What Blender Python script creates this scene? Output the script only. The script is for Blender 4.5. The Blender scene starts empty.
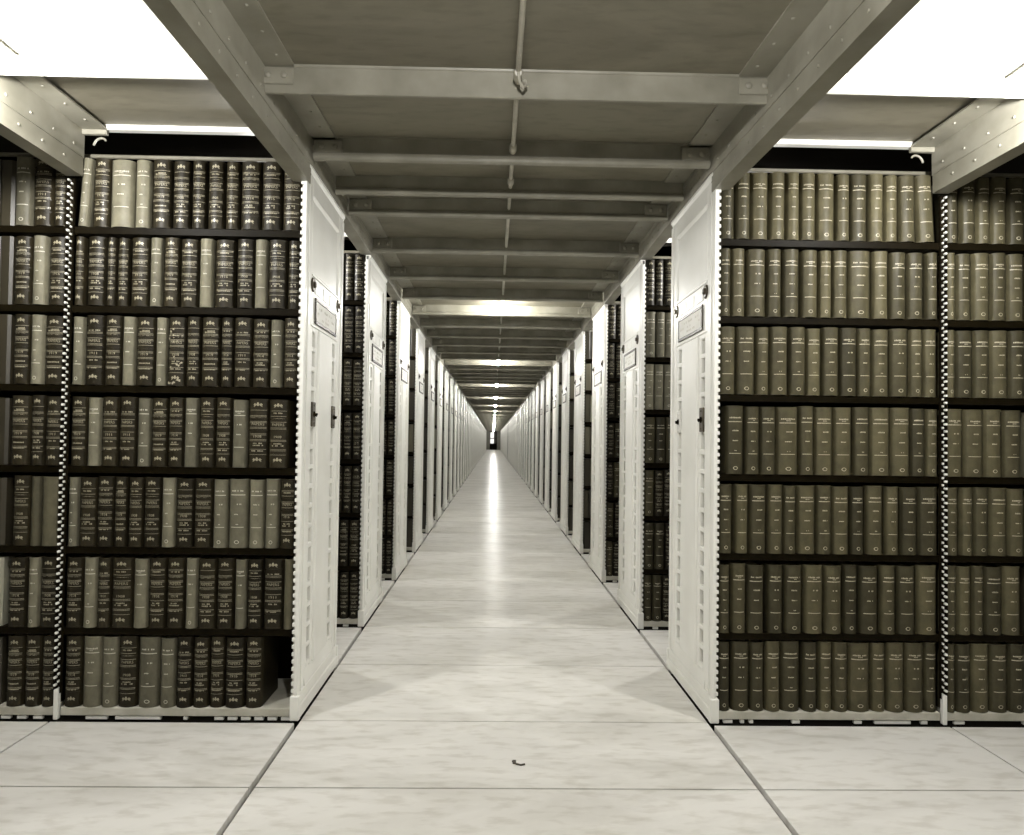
import bpy, math, random
from mathutils import Vector, Matrix, Euler
random.seed(11)
C = bpy.context.scene.collection
scene = bpy.context.scene
P = 1.26            # spacing of the ranges along the aisle
D = 0.60            # depth of a double-sided range
N = 57              # ranges on each side
PI = math.pi

W_LEFT = 32.0; W_RIGHT = 30.0; W_CENTRE = 33.0; W_GAP = 19.0; AISLE_EMIT = 440.0; EXPOSURE = 1.08
# ------------------------------------------------------------------ materials
def new_mat(name):
    m = bpy.data.materials.new(name); m.use_nodes = True
    nt = m.node_tree; b = nt.nodes['Principled BSDF']
    return m, nt, b

def noise_mat(name, c0, c1, scale=8.0, rough=0.5, detail=4.0, stretch=(1, 1, 1), bump=0.0, spec=0.5, lo=0.35, hi=0.65, rough2=None):
    m, nt, b = new_mat(name)
    tc = nt.nodes.new('ShaderNodeTexCoord'); mp = nt.nodes.new('ShaderNodeMapping')
    mp.inputs['Scale'].default_value = stretch
    n = nt.nodes.new('ShaderNodeTexNoise'); n.inputs['Scale'].default_value = scale; n.inputs['Detail'].default_value = detail
    r = nt.nodes.new('ShaderNodeValToRGB')
    r.color_ramp.elements[0].position = lo; r.color_ramp.elements[1].position = hi
    r.color_ramp.elements[0].color = (*c0, 1); r.color_ramp.elements[1].color = (*c1, 1)
    L = nt.links.new
    L(tc.outputs['Object'], mp.inputs['Vector']); L(mp.outputs['Vector'], n.inputs['Vector'])
    L(n.outputs['Fac'], r.inputs['Fac']); L(r.outputs['Color'], b.inputs['Base Color'])
    b.inputs['Roughness'].default_value = rough
    b.inputs['Specular IOR Level'].default_value = spec
    if rough2 is not None:
        mr = nt.nodes.new('ShaderNodeMapRange'); mr.inputs['To Min'].default_value = rough; mr.inputs['To Max'].default_value = rough2
        L(n.outputs['Fac'], mr.inputs['Value']); L(mr.outputs['Result'], b.inputs['Roughness'])
    if bump:
        bp = nt.nodes.new('ShaderNodeBump'); bp.inputs['Strength'].default_value = bump; bp.inputs['Distance'].default_value = 0.002
        L(n.outputs['Fac'], bp.inputs['Height']); L(bp.outputs['Normal'], b.inputs['Normal'])
    return m

def marble(name, base, vein, rough, scale):
    m, nt, b = new_mat(name); L = nt.links.new
    tc = nt.nodes.new('ShaderNodeTexCoord'); mp = nt.nodes.new('ShaderNodeMapping')
    mp.inputs['Rotation'].default_value = (0, 0, 0.5); mp.inputs['Scale'].default_value = (0.8, 2.4, 1)
    n1 = nt.nodes.new('ShaderNodeTexNoise'); n1.inputs['Scale'].default_value = scale; n1.inputs['Detail'].default_value = 9; n1.inputs['Roughness'].default_value = .62; n1.inputs['Distortion'].default_value = .7
    r1 = nt.nodes.new('ShaderNodeValToRGB'); r1.color_ramp.elements[0].position = .30; r1.color_ramp.elements[1].position = .56
    r1.color_ramp.elements[0].color = (*vein, 1); r1.color_ramp.elements[1].color = (*base, 1)
    n2 = nt.nodes.new('ShaderNodeTexNoise'); n2.inputs['Scale'].default_value = scale * 9; n2.inputs['Detail'].default_value = 6
    r2 = nt.nodes.new('ShaderNodeValToRGB'); r2.color_ramp.elements[0].position = .34; r2.color_ramp.elements[1].position = .5
    r2.color_ramp.elements[0].color = (.87, .86, .84, 1); r2.color_ramp.elements[1].color = (1, 1, 1, 1)
    mx = nt.nodes.new('ShaderNodeMix'); mx.data_type = 'RGBA'; mx.blend_type = 'MULTIPLY'; mx.inputs[0].default_value = 1
    L(tc.outputs['Object'], mp.inputs['Vector']); L(mp.outputs['Vector'], n1.inputs['Vector']); L(mp.outputs['Vector'], n2.inputs['Vector'])
    L(n1.outputs['Fac'], r1.inputs['Fac']); L(n2.outputs['Fac'], r2.inputs['Fac'])
    L(r1.outputs['Color'], mx.inputs[6]); L(r2.outputs['Color'], mx.inputs[7]); L(mx.outputs[2], b.inputs['Base Color'])
    b.inputs['Roughness'].default_value = rough
    return m

def book_mat(name, rough, spec, grain):
    """cover cloth or leather: the colour is the book's own object colour, with wear"""
    m, nt, b = new_mat(name); L = nt.links.new
    oi = nt.nodes.new('ShaderNodeObjectInfo'); tc = nt.nodes.new('ShaderNodeTexCoord')
    ad = nt.nodes.new('ShaderNodeVectorMath'); ad.operation = 'ADD'
    sc = nt.nodes.new('ShaderNodeVectorMath'); sc.operation = 'SCALE'; sc.inputs['Scale'].default_value = 37.0
    cx = nt.nodes.new('ShaderNodeCombineXYZ')
    for i in range(3): L(oi.outputs['Random'], cx.inputs[i])
    L(cx.outputs[0], sc.inputs[0]); L(tc.outputs['Object'], ad.inputs[0]); L(sc.outputs[0], ad.inputs[1])
    mp = nt.nodes.new('ShaderNodeMapping'); mp.inputs['Scale'].default_value = (0.5, 6, 5)
    n = nt.nodes.new('ShaderNodeTexNoise'); n.inputs['Scale'].default_value = 3.2; n.inputs['Detail'].default_value = 8; n.inputs['Roughness'].default_value = .65
    r = nt.nodes.new('ShaderNodeMapRange'); r.inputs['From Min'].default_value = .25; r.inputs['From Max'].default_value = .75
    r.inputs['To Min'].default_value = 1 - grain; r.inputs['To Max'].default_value = 1 + grain
    vm = nt.nodes.new('ShaderNodeVectorMath'); vm.operation = 'SCALE'
    L(ad.outputs[0], mp.inputs['Vector']); L(mp.outputs['Vector'], n.inputs['Vector']); L(n.outputs['Fac'], r.inputs['Value'])
    L(oi.outputs['Color'], vm.inputs[0]); L(r.outputs['Result'], vm.inputs['Scale']); L(vm.outputs[0], b.inputs['Base Color'])
    b.inputs['Roughness'].default_value = rough; b.inputs['Specular IOR Level'].default_value = spec
    return m

def island_mat(name, stops, rough):
    m, nt, b = new_mat(name); L = nt.links.new
    g = nt.nodes.new('ShaderNodeNewGeometry'); r = nt.nodes.new('ShaderNodeValToRGB'); r.color_ramp.interpolation = 'CONSTANT'
    e = r.color_ramp.elements
    e[0].position = 0; e[0].color = (*stops[0][1], 1); e[1].position = stops[1][0]; e[1].color = (*stops[1][1], 1)
    for p, c in stops[2:]:
        x = e.new(p); x.color = (*c, 1)
    L(g.outputs['Random Per Island'], r.inputs['Fac']); L(r.outputs['Color'], b.inputs['Base Color'])
    b.inputs['Roughness'].default_value = rough
    return m

M = {}
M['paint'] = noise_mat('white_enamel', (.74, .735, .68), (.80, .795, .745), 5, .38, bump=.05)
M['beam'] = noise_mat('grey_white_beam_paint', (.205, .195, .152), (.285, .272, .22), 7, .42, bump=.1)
M['black'] = noise_mat('black_shelf_enamel', (.0038, .0028, .001), (.0065, .0048, .002), 9, .45, spec=.04)
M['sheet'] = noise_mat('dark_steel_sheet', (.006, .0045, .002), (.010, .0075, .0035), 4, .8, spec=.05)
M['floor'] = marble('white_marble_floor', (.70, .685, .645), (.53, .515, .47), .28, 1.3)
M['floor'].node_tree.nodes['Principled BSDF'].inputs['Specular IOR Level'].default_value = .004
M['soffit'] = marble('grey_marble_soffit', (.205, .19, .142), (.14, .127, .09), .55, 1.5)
M['pit'] = noise_mat('dark_slot', (.010, .008, .004), (.014, .011, .006), 4, .9)
M['bronze'] = noise_mat('dark_bronze', (.035, .027, .014), (.075, .06, .035), 30, .35)
M['frame'] = noise_mat('dark_label_frame', (.030, .025, .015), (.065, .055, .036), 20, .4)
M['card'] = noise_mat('card', (.80, .79, .74), (.86, .855, .81), 12, .8)
M['ink'] = noise_mat('faded_ink', (.60, .58, .52), (.68, .66, .60), 20, .8)
M['leather'] = book_mat('leather_cover', .48, .17, .38)
M['cloth'] = book_mat('cloth_cover', .5, .18, .32)
M['gilt'] = noise_mat('gilt_stamping', (.17, .152, .10), (.33, .30, .215), 60, .35)
M['gilt_soft'] = noise_mat('worn_gilt_stamping', (.26, .235, .165), (.44, .40, .30), 50, .4)
M['pages'] = noise_mat('page_edges', (.30, .27, .19), (.42, .38, .29), 40, .9, stretch=(12, 1, 1))
M['scuff'] = noise_mat('scuffed_leather', (.16, .14, .09), (.42, .38, .29), 45, .8)
M['chrome'] = noise_mat('bright_plate', (.62, .61, .56), (.75, .74, .70), 12, .25)
M['iron'] = noise_mat('conduit_paint', (.34, .32, .26), (.46, .44, .37), 14, .4)
M['rail'] = noise_mat('dull_rail_paint', (.10, .092, .066), (.15, .14, .105), 14, .5)
M['base'] = noise_mat('grey_base_paint', (.36, .345, .28), (.50, .485, .42), 10, .5)  # mottled grey of the base shelves
M['rust'] = noise_mat('dark_scrap', (.05, .04, .03), (.10, .085, .065), 30, .8)

def bulb_mat():
    m, nt, b = new_mat('lit_bulb')
    b.inputs['Base Color'].default_value = (1, 1, 1, 1)
    b.inputs['Emission Color'].default_value = (1, .985, .94, 1)
    b.inputs['Emission Strength'].default_value = 1.0
    return m

# ------------------------------------------------------------------ mesh builder
class MB:
    def __init__(self): self.v = []; self.f = []; self.mi = []; self.m = 0
    def add(self, vs, fs):
        o = len(self.v); self.v += [tuple(p) for p in vs]
        self.f += [tuple(i + o for i in f) for f in fs]; self.mi += [self.m] * len(fs)
    def box(self, x0, x1, y0, y1, z0, z1, bev=0.0):
        if x0 > x1: x0, x1 = x1, x0
        if y0 > y1: y0, y1 = y1, y0
        if z0 > z1: z0, z1 = z1, z0
        if bev <= 0:
            vs = [(x0, y0, z0), (x1, y0, z0), (x1, y1, z0), (x0, y1, z0), (x0, y0, z1), (x1, y0, z1), (x1, y1, z1), (x0, y1, z1)]
            self.add(vs, [(3, 2, 1, 0), (4, 5, 6, 7), (0, 1, 5, 4), (1, 2, 6, 5), (2, 3, 7, 6), (3, 0, 4, 7)]); return
        b = min(bev, (x1 - x0) * .45, (y1 - y0) * .45, (z1 - z0) * .45)
        vs = []; idx = {}
        for sx in (0, 1):
            for sy in (0, 1):
                for sz in (0, 1):
                    X, Y, Z = (x0, x1)[sx], (y0, y1)[sy], (z0, z1)[sz]
                    dx, dy, dz = (b, -b)[sx], (b, -b)[sy], (b, -b)[sz]
                    idx[sx, sy, sz, 0] = len(vs); vs.append((X, Y + dy, Z + dz))
                    idx[sx, sy, sz, 1] = len(vs); vs.append((X + dx, Y, Z + dz))
                    idx[sx, sy, sz, 2] = len(vs); vs.append((X + dx, Y + dy, Z))
        g = lambda s, k: idx[(*s, k)]
        fs = []
        for s in (0, 1):
            q = [g((s, 0, 0), 0), g((s, 1, 0), 0), g((s, 1, 1), 0), g((s, 0, 1), 0)]; fs.append(tuple(q if s else q[::-1]))
            q = [g((0, s, 0), 1), g((1, s, 0), 1), g((1, s, 1), 1), g((0, s, 1), 1)]; fs.append(tuple(q[::-1] if s else q))
            q = [g((0, 0, s), 2), g((1, 0, s), 2), g((1, 1, s), 2), g((0, 1, s), 2)]; fs.append(tuple(q if s else q[::-1]))
        for a in (0, 1):
            for c in (0, 1):
                q = [g((a, c, 0), 0), g((a, c, 0), 1), g((a, c, 1), 1), g((a, c, 1), 0)]; fs.append(tuple(q if (a == c) else q[::-1]))
                q = [g((a, 0, c), 0), g((a, 1, c), 0), g((a, 1, c), 2), g((a, 0, c), 2)]; fs.append(tuple(q if (a == c) else q[::-1]))
                q = [g((0, a, c), 1), g((1, a, c), 1), g((1, a, c), 2), g((0, a, c), 2)]; fs.append(tuple(q[::-1] if (a == c) else q))
        for a in (0, 1):
            for c in (0, 1):
                for d in (0, 1):
                    q = [g((a, c, d), k) for k in range(3)]
                    fs.append(tuple(q if (a + c + d) % 2 == 0 else q[::-1]))
        self.add(vs, fs)
    def prism(self, prof, axis, a0, a1):
        """closed profile (list of 2-D points) extruded along an axis: 'x' -> (y,z), 'y' -> (x,z), 'z' -> (x,y)"""
        n = len(prof)
        def mk(p, a): return {'x': (a, p[0], p[1]), 'y': (p[0], a, p[1]), 'z': (p[0], p[1], a)}[axis]
        vs = [mk(p, a0) for p in prof] + [mk(p, a1) for p in prof]
        fs = [tuple(range(n - 1, -1, -1)), tuple(range(n, 2 * n))] + [(i, (i + 1) % n, (i + 1) % n + n, i + n) for i in range(n)]
        self.add(vs, fs)
    def cyl(self, c, axis, r, l, n=16, r2=None):
        """cylinder or cone frustum that starts at c and runs l along the axis vector"""
        ax = Vector(axis).normalized(); u = ax.orthogonal().normalized(); w = ax.cross(u); c = Vector(c); r2 = r if r2 is None else r2
        vs = []
        for k, (t, rr) in enumerate(((0, r), (l, r2))):
            for i in range(n):
                a = 2 * PI * i / n; vs.append(tuple(c + ax * t + (u * math.cos(a) + w * math.sin(a)) * rr))
        self.add(vs, [tuple(range(n - 1, -1, -1)), tuple(range(n, 2 * n))] + [(i, (i + 1) % n, (i + 1) % n + n, i + n) for i in range(n)])
    def dome(self, c, axis, r, h, n=8):
        ax = Vector(axis).normalized(); u = ax.orthogonal().normalized(); w = ax.cross(u); c = Vector(c); vs = []
        for k in range(3):
            t = k * PI / 6
            for i in range(n):
                a = 2 * PI * i / n; vs.append(tuple(c + ax * h * math.sin(t) + (u * math.cos(a) + w * math.sin(a)) * r * math.cos(t)))
        vs.append(tuple(c + ax * h)); fs = [tuple(range(n - 1, -1, -1))]
        for k in range(2):
            fs += [(k * n + i, k * n + (i + 1) % n, (k + 1) * n + (i + 1) % n, (k + 1) * n + i) for i in range(n)]
        fs += [(2 * n + i, 2 * n + (i + 1) % n, 3 * n) for i in range(n)]
        self.add(vs, fs)
    def tube(self, pts, r, n=8):
        pts = [Vector(p) for p in pts]; vs = []; u = None
        for i, p in enumerate(pts):
            t = (pts[min(i + 1, len(pts) - 1)] - pts[max(i - 1, 0)]).normalized()
            u = (u - t * u.dot(t)).normalized() if u is not None else t.orthogonal().normalized()
            w = t.cross(u)
            for k in range(n):
                a = 2 * PI * k / n; vs.append(tuple(p + (u * math.cos(a) + w * math.sin(a)) * r))
        m = len(pts); fs = [tuple(range(n - 1, -1, -1)), tuple(range((m - 1) * n, m * n))]
        for i in range(m - 1):
            fs += [(i * n + k, i * n + (k + 1) % n, (i + 1) * n + (k + 1) % n, (i + 1) * n + k) for k in range(n)]
        self.add(vs, fs)
    def lathe(self, prof, c, n=16):
        """(r, z) profile turned about the vertical axis through c"""
        vs = []; 
        for r, z in prof:
            for i in range(n):
                a = 2 * PI * i / n; vs.append((c[0] + r * math.cos(a), c[1] + r * math.sin(a), c[2] + z))
        m = len(prof); fs = []
        for k in range(m - 1):
            fs += [(k * n + i, k * n + (i + 1) % n, (k + 1) * n + (i + 1) % n, (k + 1) * n + i) for i in range(n)]
        fs += [tuple(range(n - 1, -1, -1)), tuple(range((m - 1) * n, m * n))]
        self.add(vs, fs)
    def mirror_x(self):
        self.v = [(-x, y, z) for x, y, z in self.v]; self.f = [f[::-1] for f in self.f]; return self
    def mesh(self, name, mats, smooth=False):
        me = bpy.data.meshes.new(name); me.from_pydata(self.v, [], self.f)
        for m in (mats if isinstance(mats, (list, tuple)) else [mats]): me.materials.append(m)
        me.polygons.foreach_set('material_index', self.mi)
        if smooth: me.polygons.foreach_set('use_smooth', [True] * len(me.polygons))
        me.update()
        if smooth: me.set_sharp_from_angle(angle=math.radians(35))
        return me

def link(name, me, parent=None, loc=(0, 0, 0)):
    o = bpy.data.objects.new(name, me); C.objects.link(o); o.location = loc
    if parent is not None: o.parent = parent
    return o
def tag(o, label=None, cat=None, group=None, kind=None):
    if label: o['label'] = label
    if cat: o['category'] = cat
    if group: o['group'] = group
    if kind: o['kind'] = kind
    return o
def struct(name, mb, mats, parent=None, smooth=False):
    o = link(name, mb.mesh(name, mats, smooth), parent)
    if parent is None: o['kind'] = 'structure'
    return o
ONES = ['', 'first', 'second', 'third', 'fourth', 'fifth', 'sixth', 'seventh', 'eighth', 'ninth', 'tenth', 'eleventh', 'twelfth', 'thirteenth',
        'fourteenth', 'fifteenth', 'sixteenth', 'seventeenth', 'eighteenth', 'nineteenth']
def ordinal(n):
    if n < 20: return ONES[n]
    t = {2: 'twent', 3: 'thirt', 4: 'fort', 5: 'fift'}[n // 10]
    return t + 'ieth' if n % 10 == 0 else t + 'y-' + ONES[n % 10]

# ------------------------------------------------------------------ camera
cd = bpy.data.cameras.new('camera'); cam = bpy.data.objects.new('camera', cd); C.objects.link(cam); scene.camera = cam
cd.sensor_fit = 'HORIZONTAL'; cd.sensor_width = 36.0; cd.lens = 661.43 / 1024 * 36
cd.shift_x = 7.357 / 1024; cd.shift_y = 8.642 / 1024; cd.clip_start = .05; cd.clip_end = 200
cam.matrix_world = (Matrix.Translation((-.062, -2.543, 1.0694)) @ Matrix.Rotation(-.0175, 4, 'Z') @ Matrix.Rotation(PI / 2 + .0219, 4, 'X') @ Matrix.Rotation(.0135, 4, 'Z'))
# ------------------------------------------------------------------ floor: marble slabs over a dark pit, thin open joints
YF = -4.2; YE = 74.0
JOINTS = [YF, -2.4, -1.45, -.485, 0.0] + [P / 2 * k for k in range(1, 118)]
JOINTS = [j for j in JOINTS if j < YE - .3] + [YE]
def slab_set(mb, x0, x1, y0, y1, z0, z1, g=.0034):
    mb.box(x0 + g, x1 - g, y0 + g, y1 - g, z0, z1, .0012)
XOUT = 3.4
fl = MB()
for a, b in zip(JOINTS, JOINTS[1:]):
    slab_set(fl, -.778, .778, a, b, -.03, 0)
for s in (-1, 1):
    for a, b in zip(JOINTS[:4], JOINTS[1:5]):
        for xa, xb in ((.789, 1.70), (1.70, 2.58), (2.58, XOUT)):
            slab_set(fl, min(s * xa, s * xb), max(s * xa, s * xb), a, b - (.022 if b == 0 else 0), -.03, 0)
    for n in range(N):
        y = n * P
        for xa, xb in ((.788, 1.69), (1.69, 2.58)):
            slab_set(fl, min(s * xa, s * xb), max(s * xa, s * xb), y + D + .012, y + P - .016, -.03, 0)
fl.m = 1; fl.box(-XOUT, XOUT, YF, YE, -.10, -.09)
struct('floor', fl, [M['floor'], M['pit']])

# ------------------------------------------------------------------ ceiling: the slabs of the deck above
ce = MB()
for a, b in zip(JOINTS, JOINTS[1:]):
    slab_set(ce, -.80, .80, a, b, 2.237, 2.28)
for s in (-1, 1):
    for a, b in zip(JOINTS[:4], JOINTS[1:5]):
        ce.m = 2 if b < -.1 else 0  # nearer side bays whitened: strong lamp glare painted into the slabs
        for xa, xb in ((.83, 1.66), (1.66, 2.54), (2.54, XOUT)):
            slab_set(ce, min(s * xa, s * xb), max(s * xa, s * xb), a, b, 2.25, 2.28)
    ce.m = 0
    for n in range(N):
        y = n * P
        slab_set(ce, min(s * .83, s * 2.58), max(s * .83, s * 2.58), y + D + .04, y + P, 2.25, 2.28)
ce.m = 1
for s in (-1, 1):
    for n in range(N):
        ce.box(s * .80, s * XOUT, n * P + .005, n * P + D + .03, 2.40, 2.42)   # dark plate painting in the unlit gap below the upper tier
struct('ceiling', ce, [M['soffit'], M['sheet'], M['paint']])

wl = MB(); wl.box(-XOUT - .05, -XOUT, YF, YE, -.1, 2.45)
struct('wall_left', wl, M['beam'])
wr = MB(); wr.box(XOUT, XOUT + .05, YF, YE, -.1, 2.45)
struct('wall_right', wr, M['beam'])
wb = MB()
wb.box(-XOUT, -.42, YE, YE + .1, -.1, 2.45); wb.box(.42, XOUT, YE, YE + .1, -.1, 2.45); wb.box(-.42, .42, YE, YE + .1, 2.12, 2.45)
struct('wall_far', wb, M['beam'])
wk = MB(); wk.box(-XOUT, XOUT, YF - .08, YF, -.1, 2.45)
struct('wall_near', wk, M['beam'])

# the glazed door at the far end: dark lower panel, bright panes above
m, nt, b = new_mat('daylit_glass'); b.inputs['Base Color'].default_value = (.8, .8, .76, 1)
b.inputs['Emission Color'].default_value = (1, .99, .95, 1); b.inputs['Emission Strength'].default_value = .4; b.inputs['Roughness'].default_value = .2
M['daylit'] = m
dr = MB(); 
for x0, x1 in ((-.42, -.36), (.36, .42), (.06, .14)): dr.box(x0, x1, YE - .03, YE + .05, 0, 2.12)
dr.box(-.42, .42, YE - .03, YE + .05, 2.02, 2.12); dr.box(-.42, .42, YE - .03, YE + .05, 0, .72, .02)
dr.box(-.36, .36, YE - .02, YE + .04, 1.28, 1.36)
door = struct('door_1', dr, M['black'])
pa = MB(); pa.box(-.36, .06, YE + .0, YE + .012, .72, 2.02)
link('pane', pa.mesh('pane', M['daylit']), door)
pa = MB(); pa.box(.14, .36, YE + .0, YE + .012, .72, 2.02)
link('pane', pa.mesh('pane', M['frame']), door)
h = MB(); h.box(-.30, .30, YE - .45, YE - .1, 0, .62, .02); h.box(-.24, .24, YE - .47, YE - .45, .1, .28, .005); h.box(-.24, .24, YE - .47, YE - .45, .33, .52, .005)
tag(link('chest', h.mesh('chest', M['black'])), 'low black chest standing before the far end door of the aisle', 'chest')

# ------------------------------------------------------------------ cross beams of the aisle deck
def beam_mesh(deep):
    mb = MB()
    if deep:    # the first one shows its whole flat face
        mb.prism([(0, 2.151), (.003, 2.148), (.012, 2.148), (.012, 2.24), (-.006, 2.24), (-.004, 2.231), (0, 2.228)], 'x', -.80, .80)
    else:       # bulb-edged beam: rounded lower flange, thin web
        mb.prism([(.0, 2.160), (.003, 2.152), (.012, 2.148), (.024, 2.148), (.034, 2.153), (.036, 2.164), (.022, 2.176), (.022, 2.249), (.014, 2.249), (.014, 2.178), (.003, 2.172)], 'x', -.772, .772)
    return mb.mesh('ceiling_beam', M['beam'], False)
def clip_mesh():
    mb = MB(); mb.box(-.055, .055, -.008, 0, -.026, .026, .003)
    for x in (-.024, .026): mb.dome((x, -.008, 0), (0, -1, 0), .011, .007, 10)
    return mb.mesh('clip_plate', M['beam'], False)
bm_deep, bm_bulb, clip = beam_mesh(True), beam_mesh(False), clip_mesh()
for i, y in enumerate([-2.4, -1.45, -.485, 0.0, .36] + [P / 2 * k for k in range(1, 118)]):
    if y > YE - .2: continue
    o = link('ceiling_beam', bm_deep if y < -.1 else bm_bulb, None, (0, y, 0)); o['kind'] = 'structure'
    if y == .36: o.location.z = .035; o.scale.z = .985
    if y < 9:
        for s in (-1, 1):
            if y != .36: link('clip_plate', clip, o, (s * (.755 if y < -.1 else .715), 0.0 if y < -.1 else .014, 2.200))

# ------------------------------------------------------------------ girders along the aisle and over the cross aisle
def girder(s, xw, y0, y1, zb, rivets=True):
    """riveted web that faces the aisle, foot flange turned outward, cleat angle under the slabs"""
    mb = MB(); o = 1   # built for the +x side, web face towards -x
    t = .008
    mb.prism([(xw, zb), (xw + .062, zb), (xw + .062, zb + t), (xw + t, zb + t), (xw + t, 2.232), (xw, 2.232)], 'y', y0, y1)
    mb.prism([(xw - .003, zb + .07), (xw, zb + .07), (xw, 2.2375), (xw - .095, 2.2375), (xw - .095, 2.231), (xw - .003, 2.231)], 'y', y0, y1)
    if rivets:
        y = y0 + .05; k = 0
        while y < min(y1, 12):
            mb.dome((xw, y, zb + .035), (-1, 0, 0), .0055, .0035, 7)
            mb.dome((xw - .003, y + .05, zb + .10), (-1, 0, 0), .0055, .0035, 7)
            mb.dome((xw - .06, y + .02, 2.231), (0, 0, -1), .0055, .0035, 7)
            y += .115
    if s < 0: mb.mirror_x()
    return mb
for s, side in ((-1, 'left'), (1, 'right')):
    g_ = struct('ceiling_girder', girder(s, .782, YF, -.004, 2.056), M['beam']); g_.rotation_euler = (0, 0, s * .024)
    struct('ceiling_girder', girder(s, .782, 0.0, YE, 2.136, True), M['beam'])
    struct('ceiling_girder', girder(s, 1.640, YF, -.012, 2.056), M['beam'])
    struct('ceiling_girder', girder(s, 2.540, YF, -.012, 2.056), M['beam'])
# flanges that edge the side slabs, and the cross beam between their bays
def side_trim(s, y, z0, z1, x1, t=.02):
    mb = MB(); mb.prism([(y - t, z0), (y + .004, z0), (y + .004, z1 + .03), (y - .002, z1 + .03), (y - .002, z0 + .012), (y - t, z0 + .006)], 'x', min(s * .84, s * x1), max(s * .84, s * x1))
    return mb
k = 0
for s in (-1, 1):
    mb = MB(); mb.box(s * .855, s * 1.632, -.03, .004, 2.232, 2.262, .004); mb.box(s * 1.71, s * 2.532, -.03, .004, 2.232, 2.262, .004)
    k += 1; struct('trim_%d' % k, mb, M['paint'])
    mb = MB()
    for a, b in ((.87, 1.632), (1.71, 2.532)): mb.box(s * a, s * b, -.492, -.478, 2.185, 2.249, .003)
    k += 1; struct('trim_%d' % k, mb, M['paint'])
    mb = MB()
    for n in range(N):
        mb.box(s * .85, s * 2.5, (n + 1) * P - .03, (n + 1) * P + .002, 2.232, 2.262, .004)
    k += 1; struct('trim_%d' % k, mb, M['paint'])
# curled brackets that hold the outer girders
for s in (-1, 1):
    mb = MB(); pts = []
    for i in range(14):
        a = PI * .95 * i / 13; pts.append((s * (1.575 - .022 * math.cos(a)), -.02, 2.19 + .02 * math.sin(a) - i * .0016))
    mb.tube(pts, .004, 8); mb.box(s * 1.545, s * 1.64, -.03, -.012, 2.212, 2.232, .003)
    struct('trim_%d' % (5 + (s > 0) + 2), mb, M['beam'], None, True)

# ------------------------------------------------------------------ conduit and lamps
mb = MB(); mb.tube([(0, YF + .05, 2.198), (0, 20, 2.198), (0, YE - .1, 2.198)], .0085, 10)
cond = link('conduit', mb.mesh('conduit', M['iron'], True))
tag(cond, 'thin painted steel conduit running down the middle of the aisle ceiling', 'pipe')
mb = MB(); mb.lathe([(.010, -.03), (.014, -.026), (.014, .02), (.010, .026)], (0, 0, 0), 12); cpl = mb.mesh('coupling', M['iron'], True)
for y in (-.53, -.02, .30):
    o = link('coupling', cpl, cond, (0, y, 2.196)); o.rotation_euler = (PI / 2 + (.25 if y < -.1 else 0), 0, 0)
mb = MB(); mb.tube([(0, -.56, 2.19), (.004, -.545, 2.168), (.016, -.53, 2.158), (.026, -.52, 2.17), (.022, -.51, 2.19)], .005, 8)
link('hook', mb.mesh('hook', M['iron'], True), cond)

bulbm = bulb_mat(); bulbm.node_tree.nodes['Principled BSDF'].inputs['Emission Strength'].default_value = AISLE_EMIT
sk = MB(); sk.lathe([(.03, .05), (.034, .044), (.034, .036), (.018, .030), (.018, 0), (.016, -.003)], (0, 0, 0), 16); sk_me = sk.mesh('lamp_socket', M['iron'], True)
bl = MB(); bl.lathe([(.012, 0), (.016, -.012), (.028, -.032), (.031, -.046), (.026, -.062), (.012, -.072), (.003, -.074)], (0, 0, 0), 16); bl_me = bl.mesh('bulb', bulbm, True)
LAMPS = [2.90 + 3 * P * k for k in range(19)]
def lamp(x, y, label, group):
    o = bpy.data.objects.new('ceiling_lamp', None); C.objects.link(o); o.location = (x, y, 2.20)
    tag(o, label, 'lamp', group)
    link('lamp_socket', sk_me, o); link('bulb', bl_me, o)
for i, y in enumerate(LAMPS):
    if y < YE - .5: lamp(.0, y, 'bare lit bulb hanging under the aisle ceiling, %s down the aisle' % ordinal(i + 1), 'bare bulbs along the aisle ceiling')

def point(x, y, z, w, r=.032):
    l = bpy.data.lights.new('lamp_light', 'POINT'); l.energy = w; l.shadow_soft_size = r; l.color = (1, .985, .962)
    o = bpy.data.objects.new('lamp_light', l); C.objects.link(o); o.location = (x, y, z); return o
point(-1.52, -.78, 2.09, W_LEFT); point(1.50, -.79, 2.09, W_RIGHT)
point(0, -1.95, 2.06, W_CENTRE)
for n in range(N):
    for s in (-1, 1):
        point(s * 1.35, n * P + 1.08, 2.10, W_GAP * max(.35, 1 - .06 * n))

w = bpy.data.worlds.new('world'); scene.world = w; w.use_nodes = True
w.node_tree.nodes['Background'].inputs['Color'].default_value = (1, .97, .9, 1)
w.node_tree.nodes['Background'].inputs['Strength'].default_value = 0.0

mb = MB(); mb.tube([(.018, -.318, .003), (.03, -.338, .004), (.045, -.345, .004), (.058, -.338, .003)], .003, 6); mb.box(.018, .03, -.332, -.312, 0, .005, .001)
tag(link('scrap', mb.mesh('scrap', M['rust'], True)), 'tiny dark curled scrap lying on the pale aisle floor slab', 'scrap')
# ------------------------------------------------------------------ the book ranges
XF = .788                       # aisle face of the end panels
SHELF_Z = [1.866, 1.564, 1.261, .953, .648, .343, .046]     # upper faces, top shelf first
BAYS = [(.811, 1.672), (1.698, 2.54)]
UP_X = 1.685

def glyph_row(mb, x, y0, y1, z, h, rnd, sgn):
    """a row of small unreadable letter strokes on a card"""
    y = y0
    while y < y1 - .004:
        l = rnd.uniform(.006, .013); 
        if rnd.random() < .60: mb.box(x, x + sgn * .0006, y, min(y + l, y1), z, z + h * rnd.uniform(.7, 1))
        y += l + .004

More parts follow.
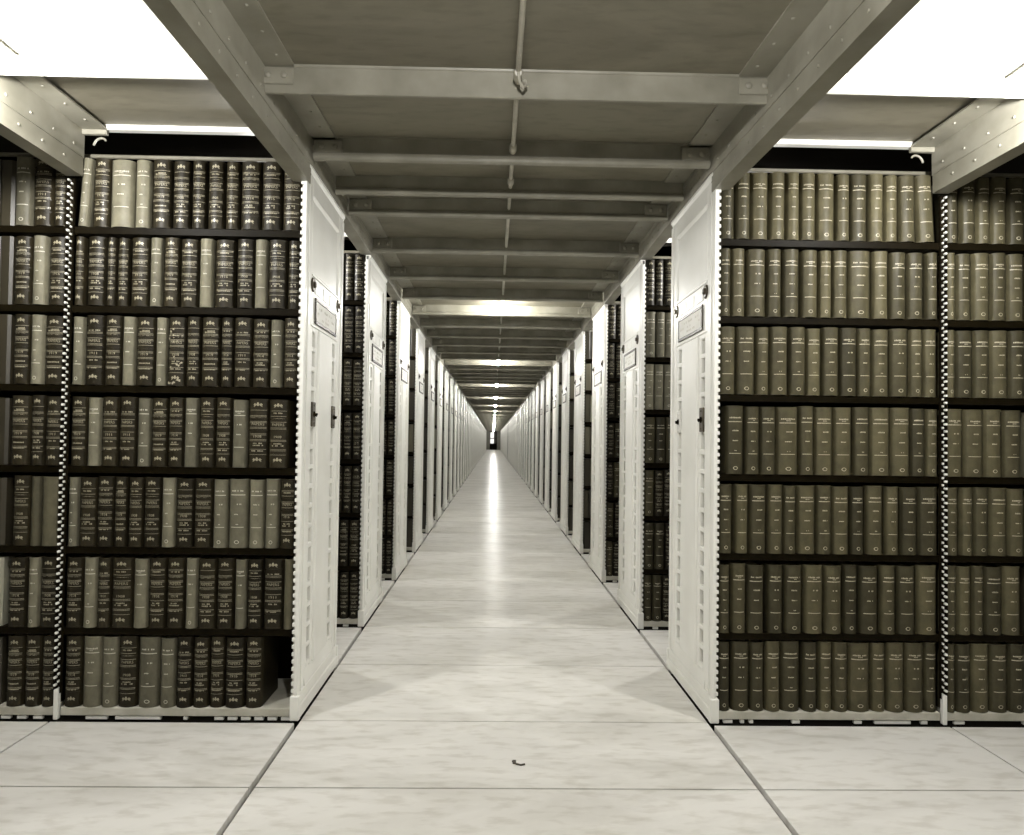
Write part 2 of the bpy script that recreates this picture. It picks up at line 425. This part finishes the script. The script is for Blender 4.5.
def end_panel_mesh():
    """cast end panel; aisle face looks to -x (right-hand row), mirrored for the other row"""
    mb = MB(); x = XF
    def slab(p, y0, y1, z0, z1, bev=.004, back=.020): mb.box(x - p, x + back, y0, y1, z0, z1, bev)
    mb.m = 1; mb.box(x + .018, x + .023, .004, D - .004, .0, 2.128); mb.m = 0                 # backing sheet, greyer so shade is painted into the slots
    slab(0, .0, .078, .10, 2.128); slab(0, D - .078, D, .10, 2.128)
    for y0 in (.022, D - .030): mb.box(x - .004, x, y0, y0 + .008, .10, 2.105, .002)       # stiles
    slab(.0, .077, D - .077, 2.03, 2.128)                                 # top fascia
    mb.prism([(x, 2.03), (x + .012, 2.012), (x + .019, 2.0), (x + .02, 2.03)], 'y', .077, D - .077)   # ogee under it
    mb.prism([(x - .008, 2.129), (x - .008, 2.118), (x, 2.105), (x + .02, 2.105), (x + .02, 2.129)], 'y', 0, D)  # cap moulding
    mb.box(x + .006, x + .02, .077, D - .077, 1.73, 2.02, .003)           # plain upper field
    for y0, y1 in ((.078, .090), (D - .090, D - .078)):
        mb.box(x + .001, x + .02, y0, y1, 1.73, 2.02, .004)               # bead round the field
    slab(.0, .077, D - .077, 1.515, 1.730)                                # label rail
    mb.box(x - .004, x, .08, D - .08, 1.712, 1.722, .002)
    mb.box(x - .003, x, .125, .235, 1.650, 1.698, .002); mb.box(x - .003, x, .25, .35, 1.650, 1.698, .002); mb.box(x - .003, x, .365, .475, 1.650, 1.698, .002)
    slab(.004, .197, D - .197, .155, 1.515, .006)                         # plain pilaster in the middle
    for yc in (D / 2 - .165, D / 2 + .165):                                           # two ladders of ventilation slots
        mb.box(x + .002, x + .02, yc - .058, yc - .025, .155, 1.515, .003)
        mb.box(x + .002, x + .02, yc + .025, yc + .058, .155, 1.515, .003)
        z = 1.505
        while z > .16:
            if not (1.10 < z < 1.21): mb.box(x + .002, x + .02, yc - .026, yc + .026, z - .010, z + .010, .003)
            z -= .0785
        mb.box(x + .012, x + .02, yc - .026, yc + .026, 1.11, 1.22)
    mb.prism([(x - .003, .100), (x - .003, .108), (x - .001, .125), (x + .004, .150), (x + .010, .162), (x + .02, .162), (x + .02, .100)], 'y', .078, D - .078)
    mb.box(x - .004, x + .023, -.004, D + .004, .052, .101, .004)          # base board in two steps
    mb.box(x - .008, x + .023, -.006, D + .006, .003, .053, .004)
    return mb

def toothed_upright_mesh():
    """front edge of the panel: a flat bar with a row of teeth that carry the shelves"""
    mb = MB(); x = XF
    for y0, y1 in ((-.014, .002), (D - .002, D + .014)):
        mb.box(x - .001, x + .013, y0, y1, .09, 2.10, .002)
        z = .105
        while z < 2.075:
            mb.box(x + .011, x + .0235, y0 + .002, y1 - .002, z, z + .0145, .002); z += .0277
        mb.box(x - .009, x + .026, y0 - .004, y1 + .004, .003, .095, .003)
    return mb
def mid_upright_mesh():
    mb = MB()
    for y0, y1 in ((-.016, .000), (D - .0, D + .016)):
        for k, sx in ((0, -1), (1, 1)):
            mb.m = 1; mb.box(UP_X + sx * .0105, UP_X + sx * .0125, y0 + .004, y1, .10, 2.05); mb.m = 0
            z = .112 + k * .014
            while z < 2.04:
                mb.box(UP_X + sx * .003, UP_X + sx * (.0110 if sx > 0 else .0075), y0 - .002, y1, z, z + .0088, .002); z += .0277
        mb.m = 1; mb.box(UP_X - .010, UP_X + .010, y0 + .012, y1 - .002, .10, 2.05); mb.m = 0
        mb.box(UP_X - .008, UP_X + .008, y0 - .002, y1 + .002, .003, .115, .002)
    return mb
def shelf_mesh(b):
    mb = MB(); x0, x1 = b
    mb.prism([(-.002, -.026), (.004, -.028), (D - .004, -.028), (D + .002, -.026), (D + .002, -.001), (D - .006, 0), (.006, 0), (-.002, -.001)], 'x', x0, x1)
    for xx in (x0, x1 - .012): mb.box(xx, xx + .012, .0, D, -.0295, -.026, .001)      # hooked side brackets
    return mb
def base_shelf_mesh(b):
    mb = MB(); x0, x1 = b
    mb.prism([(-.006, -.030), (.0, -.032), (D, -.032), (D + .006, -.030), (D + .006, -.003), (D, 0), (0, 0), (-.006, -.003)], 'x', x0, x1); return mb
def lit_slit_mesh(x0, x1, spans):
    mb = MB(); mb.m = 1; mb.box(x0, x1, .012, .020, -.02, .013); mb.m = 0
    for a, b in spans: mb.box(a, b, -.004, .010, .0, .012, .001)  # white blocks paint the lit level below, glimpsed through the slit
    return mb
def label_holder():
    f = MB(); x = XF; y0, y1, z0, z1 = .125, .475, 1.530, 1.636; w = .014
    for a, b, c, d in ((y0, y1, z1 - w, z1), (y0, y1, z0, z0 + w), (y0, y0 + w, z0 + w, z1 - w), (y1 - w, y1, z0 + w, z1 - w)): f.box(x - .007, x, a, b, c, d, .002)
    c = MB(); c.box(x - .0045, x - .001, y0 + w, y1 - w, z0 + w, z1 - w); c.m = 1
    r = random.Random(3)
    for z, a, b in ((1.596, .18, .41), (1.575, .16, .44), (1.556, .23, .36)): glyph_row(c, x - .0045, a, b, z, .010, r, -1)
    return f, c
def switch(y, z):
    s = MB(); x = XF; s.box(x - .004, x + .004, y - .026, y + .026, z - .050, z + .050, .003)
    for dz in (-.036, .036): s.dome((x - .004, y, z + dz), (-1, 0, 0), .005, .003, 8)
    t = MB(); t.cyl((x - .004, y, z), (-1, 0, 0), .013, .004, 12, .011); t.cyl((x - .007, y, z), (-1, 0, -.3), .006, .010, 8, .0075)
    return s, t
def roundel(y, z):
    mb = MB(); mb.cyl((XF, y, z), (-1, 0, 0), .029, .006, 24, .026); mb.cyl((XF - .006, y, z), (-1, 0, 0), .014, .008, 16, .010); return mb

def both(f):    # (left mesh, right mesh) of one builder that makes the right-hand one
    return f().mirror_x(), f()
ME = {}
for s, side in ((-1, 'l'), (1, 'r')):
    fl_ = (lambda m: m.mirror_x()) if s < 0 else (lambda m: m)
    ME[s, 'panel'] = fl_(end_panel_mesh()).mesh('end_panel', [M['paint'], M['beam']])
    ME[s, 'teeth'] = fl_(toothed_upright_mesh()).mesh('toothed_upright', M['paint'])
    ME[s, 'mid'] = fl_(mid_upright_mesh()).mesh('toothed_upright', [M['paint'], M['sheet']])
    for k, b in enumerate(BAYS):
        ME[s, 'shelf', k] = fl_(shelf_mesh(b)).mesh('shelf', M['black'])
        ME[s, 'base', k] = fl_(base_shelf_mesh(b)).mesh('base_shelf', M['base'])
    f, c = label_holder()
    ME[s, 'holder'] = fl_(f).mesh('label_holder', M['frame']); ME[s, 'card'] = fl_(c).mesh('label_card', [M['card'], M['ink']])
    for k, y in enumerate((D / 2 - .165, D / 2 + .165)):
        a, t = switch(y, 1.165); ME[s, 'switch', k] = fl_(a).mesh('light_switch', M['chrome'] if (s > 0 and k == 1) else M['bronze']); ME[s, 'toggle', k] = fl_(t).mesh('toggle', M['sheet'])
    for k, y in enumerate((.094, D - .086)): ME[s, 'roundel', k] = fl_(roundel(y, 1.68)).mesh('roundel', M['bronze'], False)
    for k, x1 in enumerate((BAYS[0][1], BAYS[1][1])):
        mb = MB(); mb.box(.812, x1, D / 2 - .003, D / 2 + .003, .05, 2.13); ME[s, 'sheet', k] = fl_(mb).mesh('light_stop_sheet', M['sheet'])  # added dark sheet, stops lamp light leaking over the book tops
        mb = MB(); mb.box(.811, x1, .040, .052, 2.150, 2.165, .003); ME[s, 'rail', k] = fl_(mb).mesh('top_rail', M['rail'])
    if s < 0: sp = [(.815 + .05 * k, .815 + .05 * k + .034) for k in range(6)] + [(1.30, 1.47), (1.50, 1.58)] + [(1.2, 1.215)] + [(1.74 + .06 * k, 1.775 + .06 * k) for k in range(9)]
    else: sp = [(.835, .87), (.90, .915), (.935, .95), (1.10, 1.13), (1.34, 1.37), (1.42, 1.56), (1.60, 1.625), (1.73, 1.77), (2.0, 2.12)]
    ME[s, 'lit_slit', 1] = fl_(lit_slit_mesh(.811, 2.54, sp)).mesh('lit_floor_slit', [M['paint'], M['pit']])
    ME[s, 'lit_slit', 0] = fl_(lit_slit_mesh(.811, 1.672, [(.87, .90), (1.0, 1.04), (1.2, 1.3)])).mesh('lit_floor_slit', [M['paint'], M['pit']])

ROWNAME = {-1: 'row of gilt-banded books', 1: 'row of plain cloth books'}
RANGE_POS = {}
SKIP = {(1, 28)}      # one range is left out there: a cross passage
def make_range(s, n):
    near = n == 0
    o = bpy.data.objects.new('book_range', None); C.objects.link(o); o.location = (s * XF, n * P, 0)
    tag(o, '%s white-ended book range along the %s' % (ordinal(n + 1), ROWNAME[s]), 'bookcase', 'steel book ranges lining the aisle')
    off = (-s * XF, 0, 0)
    def part(name, me, par=o, loc=off): return link(name, me, par, loc)
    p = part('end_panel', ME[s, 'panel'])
    t = part('toothed_upright', ME[s, 'teeth'])
    if n < 12:
        h = part('label_holder', ME[s, 'holder']); part('label_card', ME[s, 'card'], h, (0, 0, 0))
    if n < 6:
        for k in (0, 1): part('roundel', ME[s, 'roundel', k])
    if near:
        for k in (0, 1):
            w_ = part('light_switch', ME[s, 'switch', k]); part('toggle', ME[s, 'toggle', k], w_, (0, 0, 0))
            if s > 0 and k == 1: w_['label'] = 'bright switch plate'
        part('toothed_upright', ME[s, 'mid'])
    bays = (0, 1) if near else (0,)
    for k in bays:
        for z in SHELF_Z[:-1]: part('shelf', ME[s, 'shelf', k], o, (off[0], 0, z))
        part('base_shelf', ME[s, 'base', k], o, (off[0], 0, SHELF_Z[-1]))
    part('light_stop_sheet', ME[s, 'sheet', bays[-1]]); part('top_rail', ME[s, 'rail', bays[-1]])
    if n < 4: part('lit_floor_slit', ME[s, 'lit_slit', bays[-1]])
    return o
for n in range(N):
    for s in (-1, 1):
        if (s, n) not in SKIP: make_range(s, n)
# ------------------------------------------------------------------ books (built one unit wide; each copy is scaled to its own thickness)
BD, BH = .19, .265
NSEG = 8
def arc(x, bulge): return -bulge * (1 - (2 * x) ** 2)
def cover_mesh(name, mat, bulge, bands, cap):
    """spine and two boards round the page block, with raised bands for bound leather"""
    mb = MB(); th = .055
    out = [(-.5, BD), (-.5, .010), (-.475, .004)] + [(-.46 + .92 * i / NSEG, arc((-.46 + .92 * i / NSEG) / .92, bulge)) for i in range(NSEG + 1)] + [(.475, .004), (.5, .010), (.5, BD)]
    inn = [(-.5 + th, BD), (-.5 + th, .012), (-.44, .010)] + [(-.42 + .84 * i / NSEG, arc(-.5 + i / NSEG, bulge) * .8 + .006) for i in range(NSEG + 1)] + [(.44, .010), (.5 - th, .012), (.5 - th, BD)]
    n = len(out); zs = [(0.0, .994), (.003, 1.0), (BH - .003, 1.0), (BH, .994)]
    vs = []
    for z, k in zs: vs += [(x * k, y if y > .003 else y * k, z) for x, y in out]
    for z in (0.0, BH): vs += [(x, y, z) for x, y in inn]
    fs = []
    for r in range(3): fs += [(r * n + i, r * n + i + 1, (r + 1) * n + i + 1, (r + 1) * n + i) for i in range(n - 1)]
    a, b, c, d = 0, 3 * n, 4 * n, 5 * n
    fs += [(a + i + 1, a + i, c + i, c + i + 1) for i in range(n - 1)]
    fs += [(b + i, b + i + 1, d + i + 1, d + i) for i in range(n - 1)]
    fs += [(c + i + 1, c + i, d + i, d + i + 1) for i in range(n - 1)]
    fs += [(a, b - 2 * n, c, c)[:0] or (0, n, 2 * n, 3 * n, d, c), (n - 1, c + n - 1, d + n - 1, 4 * n - 1, 3 * n - 1, 2 * n - 1)]
    mb.add(vs, fs)
    for z in bands: strip(mb, -.455, .455, z - .0022, z + .0022, bulge, .0016)
    if cap:
        strip(mb, -.44, .44, 0, .005, bulge, .0012); strip(mb, -.44, .44, BH - .005, BH, bulge, .0012)
    return mb.mesh(name, mat, True)
def strip(mb, x0, x1, z0, z1, bulge, off, seg=6):
    """a band that follows the round of the spine, standing off by a little"""
    seg = max(1, int(round(seg * (x1 - x0) / .9 + .3))); vs = []
    for i in range(seg + 1):
        x = x0 + (x1 - x0) * i / seg; y = arc(x / .92, bulge)
        vs += [(x, y - off, z0), (x, y - off, z1), (x, y + .001, z0), (x, y + .001, z1)]
    fs = []
    for i in range(seg):
        a = 4 * i; b = a + 4
        fs += [(a, b, b + 1, a + 1), (a + 1, b + 1, b + 3, a + 3), (a + 2, b + 2, b, a)]
    fs += [(0, 1, 3, 2), (4 * seg + 2, 4 * seg + 3, 4 * seg + 1, 4 * seg)]
    mb.add(vs, fs)
FONT_CACHE = {}
def text_tris(s):
    if s not in FONT_CACHE:
        cu = bpy.data.curves.new('lettering', 'FONT'); cu.body = s; cu.resolution_u = 2; cu.align_x = 'CENTER'; cu.size = 1.0
        ob = bpy.data.objects.new('lettering', cu); C.objects.link(ob)
        dg = bpy.context.evaluated_depsgraph_get(); me = bpy.data.meshes.new_from_object(ob.evaluated_get(dg))
        FONT_CACHE[s] = ([tuple(v.co) for v in me.vertices], [tuple(p.vertices) for p in me.polygons])
        bpy.data.objects.remove(ob); bpy.data.curves.remove(cu); bpy.data.meshes.remove(me)
    return FONT_CACHE[s]
def text(mb, s, xc, zc, width, height, bulge, off=.0008):
    vs, fs = text_tris(s); x0 = min(v[0] for v in vs); x1 = max(v[0] for v in vs); z0 = min(v[1] for v in vs); z1 = max(v[1] for v in vs)
    o = []
    for x, z, _ in vs:
        X = xc + ((x - x0) / (x1 - x0) - .5) * width; o.append((X, arc(X / .92, bulge) - off, zc + ((z - z0) / (z1 - z0) - .5) * height))
    mb.add(o, fs)
def marks(mb, rnd, x0, x1, z, h, bulge):
    x = x0
    while x < x1 - .02:
        l = rnd.uniform(.03, .07)
        if rnd.random() < .85: strip(mb, x, min(x + l, x1), z, z + h * rnd.uniform(.75, 1), bulge, .0008)
        x += l + .022
def crest(mb, z, bulge, w=.46, h=.018):
    """the small crown-like stamp: three leaves over a bar"""
    def poly(p):
        o = [(x * w, arc(x * w / .92, bulge) - .0008, z + zz * h) for x, zz in p]; mb.add(o, [tuple(range(len(o)))])
    for c, t, k in ((-.33, .78, .17), (0, 1.0, .18), (.33, .78, .17)):
        poly([(c - k * .35, .18), (c + k * .35, .18), (c + k, .45), (c + k * .55, t * .85), (c, t), (c - k * .55, t * .85), (c - k, .45)])
    poly([(-.5, 0), (.5, 0), (.42, .14), (-.42, .14)])
def ring(mb, z, bulge, rx=.135, rz=.0072):
    n = 14; o = []
    for k, q in ((0, 1), (1, .66)):
        for i in range(n):
            a = 2 * PI * i / n; x = rx * q * math.cos(a); o.append((x, arc(x / .92, bulge) - .0008, z + rz * q * math.sin(a)))
    mb.add(o, [(i, (i + 1) % n, (i + 1) % n + n, i + n) for i in range(n)])
def bound_lettering(seed):
    """gilt of the leather volumes: crests, double rules, title, year"""
    r = random.Random(seed); mb = MB(); b = .011; H = BH
    crest(mb, H * .885, b); crest(mb, H * .085, b)
    for z in (.835, .755, .67, .585, .49, .405, .265, .205):
        if r.random() < .92: strip(mb, -.41, .41, H * z, H * z + .0014, b, .0010)
        if r.random() < .6: strip(mb, -.41, .41, H * z - .0045, H * z - .0033, b, .0010)
    for z, w in ((.795, .24), (.775, .30), (.71, .34), (.315, .30), (.345, .22), (.235, .3)):
        if r.random() < .85: marks(mb, r, -w, w, H * z, .0052, b)
    text(mb, 'PAPERS', 0, H * .635, .62, .0105, b); text(mb, str(r.randint(1908, 1919)), 0, H * .455, .38, .0095, b)
    return mb.mesh('spine_lettering', M['gilt'])
def cloth_lettering(seed, pale):
    r = random.Random(seed); mb = MB(); b = .012; H = BH
    z = .82 if pale else .815
    marks(mb, r, -.32, .32, H * z, .006, b); 
    if r.random() < .6: marks(mb, r, -.10, .10, H * (z - .022), .003, b)
    strip(mb, -.38, .38, H * (z - .055), H * (z - .055) + .0032, b, .0010)
    marks(mb, r, -.18, .20, H * .625, .0055, b); marks(mb, r, -.16, .14, H * .48, .0045, b)
    if r.random() < .6: marks(mb, r, -.06, .08, H * .335, .004, b)
    strip(mb, -.33, .33, H * .295, H * .295 + .0026, b, .0010)
    if r.random() < .8: ring(mb, H * .085, b)
    return mb.mesh('spine_lettering', M['gilt_soft'] if not pale else M['ink_dark'])
def scuff_mesh():
    r = random.Random(5); mb = MB()
    for i in range(26):
        x = r.uniform(-.42, .36); z = r.choice((r.uniform(.03, .10), r.uniform(.17, .24), r.uniform(.08, .12), r.uniform(.009, .025))); n = 7; o = []
        for k in range(n):
            a = 2 * PI * k / n; q = r.uniform(.4, 1); X = x + .09 * q * math.cos(a); o.append((X, arc(X / .92, .011) - .0007, z + .006 * q * math.sin(a)))
        mb.add(o, [tuple(range(n))])
    return mb.mesh('scuff_marks', M['scuff'])
M['ink_dark'] = noise_mat('pale_stamping', (.36, .342, .27), (.46, .44, .36), 60, .45)
pg = MB(); pg.box(-.43, .43, .014, BD - .006, .004, BH - .005); pages_me = pg.mesh('page_block', M['pages'])
COVER = {'D': cover_mesh('book', M['leather'], .011, [BH * k for k in (.205, .375, .545, .715, .85)], True), 'C': cover_mesh('book', M['cloth'], .012, [], True)}
LET = {'D': [bound_lettering(i) for i in range(6)], 'P': [cloth_lettering(20 + i, True) for i in range(3)], 'B': [cloth_lettering(40 + i, False) for i in range(6)]}
scuff_me = scuff_mesh()

# one book of each kind with its parts; every other one is a copy
def proto(kind, i):
    o = bpy.data.objects.new('book', COVER['D' if kind == 'D' else 'C']); k = bpy.data.objects.new('spine_lettering', LET[kind][i]); p = bpy.data.objects.new('page_block', pages_me)
    return o, k, p
PROTO = {(k, i): proto(k, i) for k in LET for i in range(len(LET[k]))}
def jit(c, r): 
    k = 1 + random.uniform(-r, r); return (c[0] * k, c[1] * k, c[2] * k, 1)
def place_book(kind, xa, xb, y, z, label, group, tilt=0.0, gap_shade=1.0):
    base = {'D': 'D', 'W': 'D', 'P': 'P', 'Q': 'P', 'B': 'B'}[kind]
    src = PROTO[base, random.randrange(len(LET[base]))]
    col = {'D': (.0165, .0132, .0066), 'W': (.022, .018, .0098), 'P': (.128, .119, .083), 'Q': (.075, .068, .043), 'B': (.058, .0512, .028)}[kind]
    o = src[0].copy(); C.objects.link(o)
    w = (xb - xa) / (1 + .0); o.location = ((xa + xb) / 2, y + random.uniform(-.002, .003), z)
    h = {'D': .262, 'W': .262, 'P': .260, 'Q': .260, 'B': .262}[kind] + random.uniform(-.003, .003)
    o.scale = (w, 1, h / BH); o.rotation_euler = (0, tilt, 0)
    if tilt: o.location.z += abs(math.sin(tilt)) * w * .5
    c = jit(col, .25 if kind in 'DPQ' else .45); o.color = (c[0] * gap_shade, c[1] * gap_shade, c[2] * gap_shade, 1)
    for q in src[1:]:
        if kind == 'Q' and q is src[1]: continue
        k = q.copy(); C.objects.link(k); k.parent = o
    if kind == 'W': link('scuff_marks', scuff_me, o)
    tag(o, label, 'book', group)
    return o
LEFT_ROWS = [
    "P-1905:-1838 D-1834:-1759 D-1755:-1706 | P-1670:-1611 D-1611:-1545 P-1541:-1453 P-1450:-1389 D-1385:-1311 D-1307:-1239 D-1233:-1178 D-1172:-1109 D-1103:-1050 D-1046:-969 D-966:-889 D-885:-814",
    "D-1900:-1834 P-1830:-1775 D-1769:-1701 | D-1670:-1632 D-1622:-1552 D-1548:-1512 D-1510:-1465 D-1459:-1389 P-1385:-1336 D-1332:-1273 D-1270:-1201 P-1197:-1144 D-1139:-1062 D-1055:-988 P-986:-937 D-935:-864 D-860:-813",
    "D-1895:-1832 P-1828:-1779 D-1777:-1701 | P-1670:-1625 D-1623:-1551 D-1549:-1485 P-1483:-1432 D-1429:-1357 P-1355:-1311 W-1309:-1241 D-1239:-1186 D-1183:-1112 D-1108:-1061 D-1059:-991 D-989:-922 P-920:-873 D-869:-813",
    "D-1893:-1823 D-1819:-1767 D-1763:-1701 | D-1670:-1609 P-1605:-1556 D-1553:-1489 D-1485:-1421 P-1419:-1368 D-1366:-1304 D-1300:-1242 P-1240:-1187 D-1183:-1124 D-1122:-1062 P-1058:-1001 D-999:-921 D-920:-845",
    "D-1880:-1815 Q-1811:-1773 Q-1771:-1701 | P-1670:-1631 D-1629:-1563 D-1562:-1498 D-1496:-1447 D-1443:-1387 D-1385:-1321 P-1319:-1268 D-1266:-1198 D-1197:-1127 P-1123:-1068 P-1066:-993 P-989:-930 P-928:-875 D-871:-813",
    "D-1885:-1817 P-1813:-1770 D-1766:-1701 | D-1670:-1606 P-1604:-1553 D-1552:-1501 D-1499:-1419 P-1417:-1362 D-1360:-1295 D-1293:-1225 P-1221:-1176 D-1174:-1105 D-1103:-1039 P-1035:-992 D-990:-931 D-927:-852 Q-850:-813",
    "D-1885:-1820 D-1816:-1756 D-1752:-1701 | D-1667:-1603 P-1601:-1530 P-1529:-1469 D-1467:-1394 P-1392:-1312 P-1310:-1252 D-1248:-1188 D-1186:-1126 D-1124:-1068 D-1066:-992 D-989:-925",
]
RIGHT_ROWS = [
    "B813:869 B873:930 B932:1002 B1006:1067 B1071:1124 B1126:1187 B1191:1264 B1266:1322 B1325:1393 B1397:1456 B1458:1511 B1517:1587 B1591:1662 | B1701:1753 B1761:1821 B1825:1880 B1884:1948 B1952:2020",
    "B813:857 B859:912 B918:992 B998:1055 B1059:1124 B1131:1196 B1200:1251 B1253:1314 B1316:1405 B1413:1476 B1480:1545 B1549:1614 B1622:1670 | B1701:1741 B1745:1804 B1808:1876 B1880:1943 B1947:2015",
    "B813:876 B880:951 B956:1007 B1011:1080 B1086:1150 B1152:1211 B1215:1280 B1284:1352 B1354:1409 B1411:1478 B1482:1553 B1557:1610 B1612:1667 | B1701:1740 B1742:1811 B1813:1877 B1879:1950 B1954:2017",
    "B839:909 B915:970 B972:1034 B1036:1122 B1126:1183 B1185:1257 B1261:1333 B1339:1402 B1404:1482 B1486:1561 B1563:1620 B1622:1669 | B1701:1771 B1773:1850 B1854:1925 B1929:2000",
    "B813:866 B878:929 B934:999 B1006:1063 B1065:1115 B1119:1191 B1195:1254 B1256:1322 B1328:1381 B1389:1455 B1463:1516 B1524:1590 B1594:1669 | B1701:1751 B1761:1810 B1812:1871 B1873:1944 B1948:2011",
    "B814:859 B864:923 B926:992 B1006:1066 B1072:1140 B1148:1222 B1227:1294 B1301:1356 B1364:1438 B1446:1504 B1512:1582 B1590:1667 | B1701:1743 B1747:1800 B1806:1851 B1853:1923 B1927:1998",
    "B813:862 B868:938 B940:994 B998:1056 B1058:1133 B1143:1199 B1207:1259 B1261:1320 B1321:1407 B1411:1467 B1471:1539 B1541:1615 B1617:1668 | B1701:1737 B1739:1799 B1801:1872 B1875:1946 B1950:2013",
]
TILT = {(-1, 1, 2): .07, (1, 1, 12): -.05, (1, 1, 11): -.03, (-1, 1, 3): .02, (-1, 2, 6): .01, (1, 2, 8): .008}
SHELFNAME = ['top shelf', 'second shelf down', 'third shelf down', 'fourth shelf down', 'fifth shelf down', 'sixth shelf down', 'bottom shelf']
KIND = {'D': 'dark banded book', 'W': 'scuffed dark banded book', 'P': 'pale cloth book', 'Q': 'dull grey book', 'B': 'plain drab book'}
for s, rows, nm in ((-1, LEFT_ROWS, 'first range of banded books'), (1, RIGHT_ROWS, 'first range of cloth books')):
    for r, row in enumerate(rows):
        inner, outer = [[t for t in part.split()] for part in (row.split('|') if s > 0 else row.split('|')[::-1])]
        if s < 0: inner = inner[::-1]; outer = outer[::-1]       # counted outwards from the end panel
        for bay, toks in ((0, inner), (1, outer)):
            for i, t in enumerate(toks):
                k = t[0]; a, b = [int(q) / 1000 for q in t[1:].split(':')]
                tl = 0.0
                if (s, r + 1, 1) and bay == 0:
                    if (s, r) == (-1, 0) and i == len(toks) - 1: tl = .055; a += .006; b -= .010
                    elif (s, r) == (-1, 0) and i == len(toks) - 2: tl = .012
                    elif (s, r) == (1, 0) and i == len(toks) - 1: tl = -.05; 
                    elif (s, r) == (1, 0) and i == len(toks) - 2: tl = -.022; b -= .003
                    elif (s, r) == (1, 1) and i == 7: tl = .0
                where = '%s from end panel' % ordinal(i + 1) if bay == 0 else '%s past inner upright' % ordinal(i + 1)
                y = .004 if r < 6 else .006
                place_book(k, a + .0008, b - .0008, y, SHELF_Z[r] + .0005, '%s %s, %s, %s' % (KIND[k], where, SHELFNAME[r], nm),
                           ('gilt-banded and pale books on the %s' if s < 0 else 'cloth books on the %s') % SHELFNAME[r], tl)
# the books that show in the gaps behind the first end panels
for n, cnt in ((1, 3), (2, 2)):
    for s in (-1, 1):
        for r in range(7):
            x = .815
            for i in range(cnt):
                w_ = random.uniform(.048, .062)
                if s < 0: k = 'D'
                else: k = 'D' if r == 0 else ('P' if (r in (1, 2) and n == 1) else ('B' if random.random() < .6 else 'D'))
                nm = '%s range of %s books' % (ordinal(n + 1), 'banded' if s < 0 else 'cloth')
                place_book(k, min(s * x, s * (x + w_)) + .0008, max(s * x, s * (x + w_)) - .0008, n * P + .004, SHELF_Z[r] + .0005,
                           '%s %s from end panel, %s, %s' % (KIND[k], ordinal(i + 1), SHELFNAME[r], nm), 'books in the gap before the %s range' % ordinal(n + 1), gap_shade=.72 if k != 'P' else 1.0)  # gap books darkened: shade put into their cover colour
                x += w_ + .001
            RANGE_POS[s, n, r] = x
for (s_, n_, r_), x_ in list(RANGE_POS.items()): pass
# all further books, thousands of them down the aisle
mb = MB(); rnd = random.Random(9)
def plain_book(xa, xb, y, z, h, depth):
    q = [(xa, y + depth), (xa, y + .008), (xa * .8 + xb * .2, y), (xa * .2 + xb * .8, y), (xb, y + .008), (xb, y + depth)]
    vs = [(px, py, z) for px, py in q] + [(px, py, z + h) for px, py in q]
    mb.add(vs, [(5, 4, 3, 2, 1, 0), (6, 7, 8, 9, 10, 11)] + [(i, i + 1, i + 7, i + 6) for i in range(5)] + [(5, 0, 6, 11)])
for n in range(N):
    for s in (-1, 1):
        if (s, n) in SKIP: continue
        for r in range(7):
            if n == 0: x, xe = (1.91 if s < 0 else 2.03), 2.53
            else: x, xe = RANGE_POS.get((s, n, r), .815), (1.66 if n < 4 else 1.25)
            while x < xe:
                w_ = rnd.uniform(.045, .066)
                if x + w_ > xe: break
                plain_book(min(s * x, s * (x + w_)), max(s * x, s * (x + w_)), n * P + rnd.uniform(.003, .008), SHELF_Z[r] + .0005, rnd.uniform(.252, .264), .19)
                x += w_ + .0015
M['far_books'] = island_mat('assorted_book_cloth', [(0, (.024, .020, .011)), (.45, (.034, .029, .017)), (.72, (.06, .053, .033)), (.88, (.11, .10, .066)), (.96, (.26, .25, .19))], .45)
tag(link('book_rows', mb.mesh('book_rows', M['far_books'])), 'long rows of assorted dark books filling the ranges farther down the aisle', 'books', None, 'stuff')

# ------------------------------------------------------------------ picture settings
vs_ = scene.view_settings; vs_.view_transform = 'Standard'; vs_.look = 'None'; vs_.exposure = EXPOSURE; vs_.gamma = 1.0; vs_.use_curve_mapping = False
scene.cycles.use_denoising = True
scene.cycles.max_bounces = 8; scene.cycles.diffuse_bounces = 4; scene.cycles.sample_clamp_indirect = 4.0
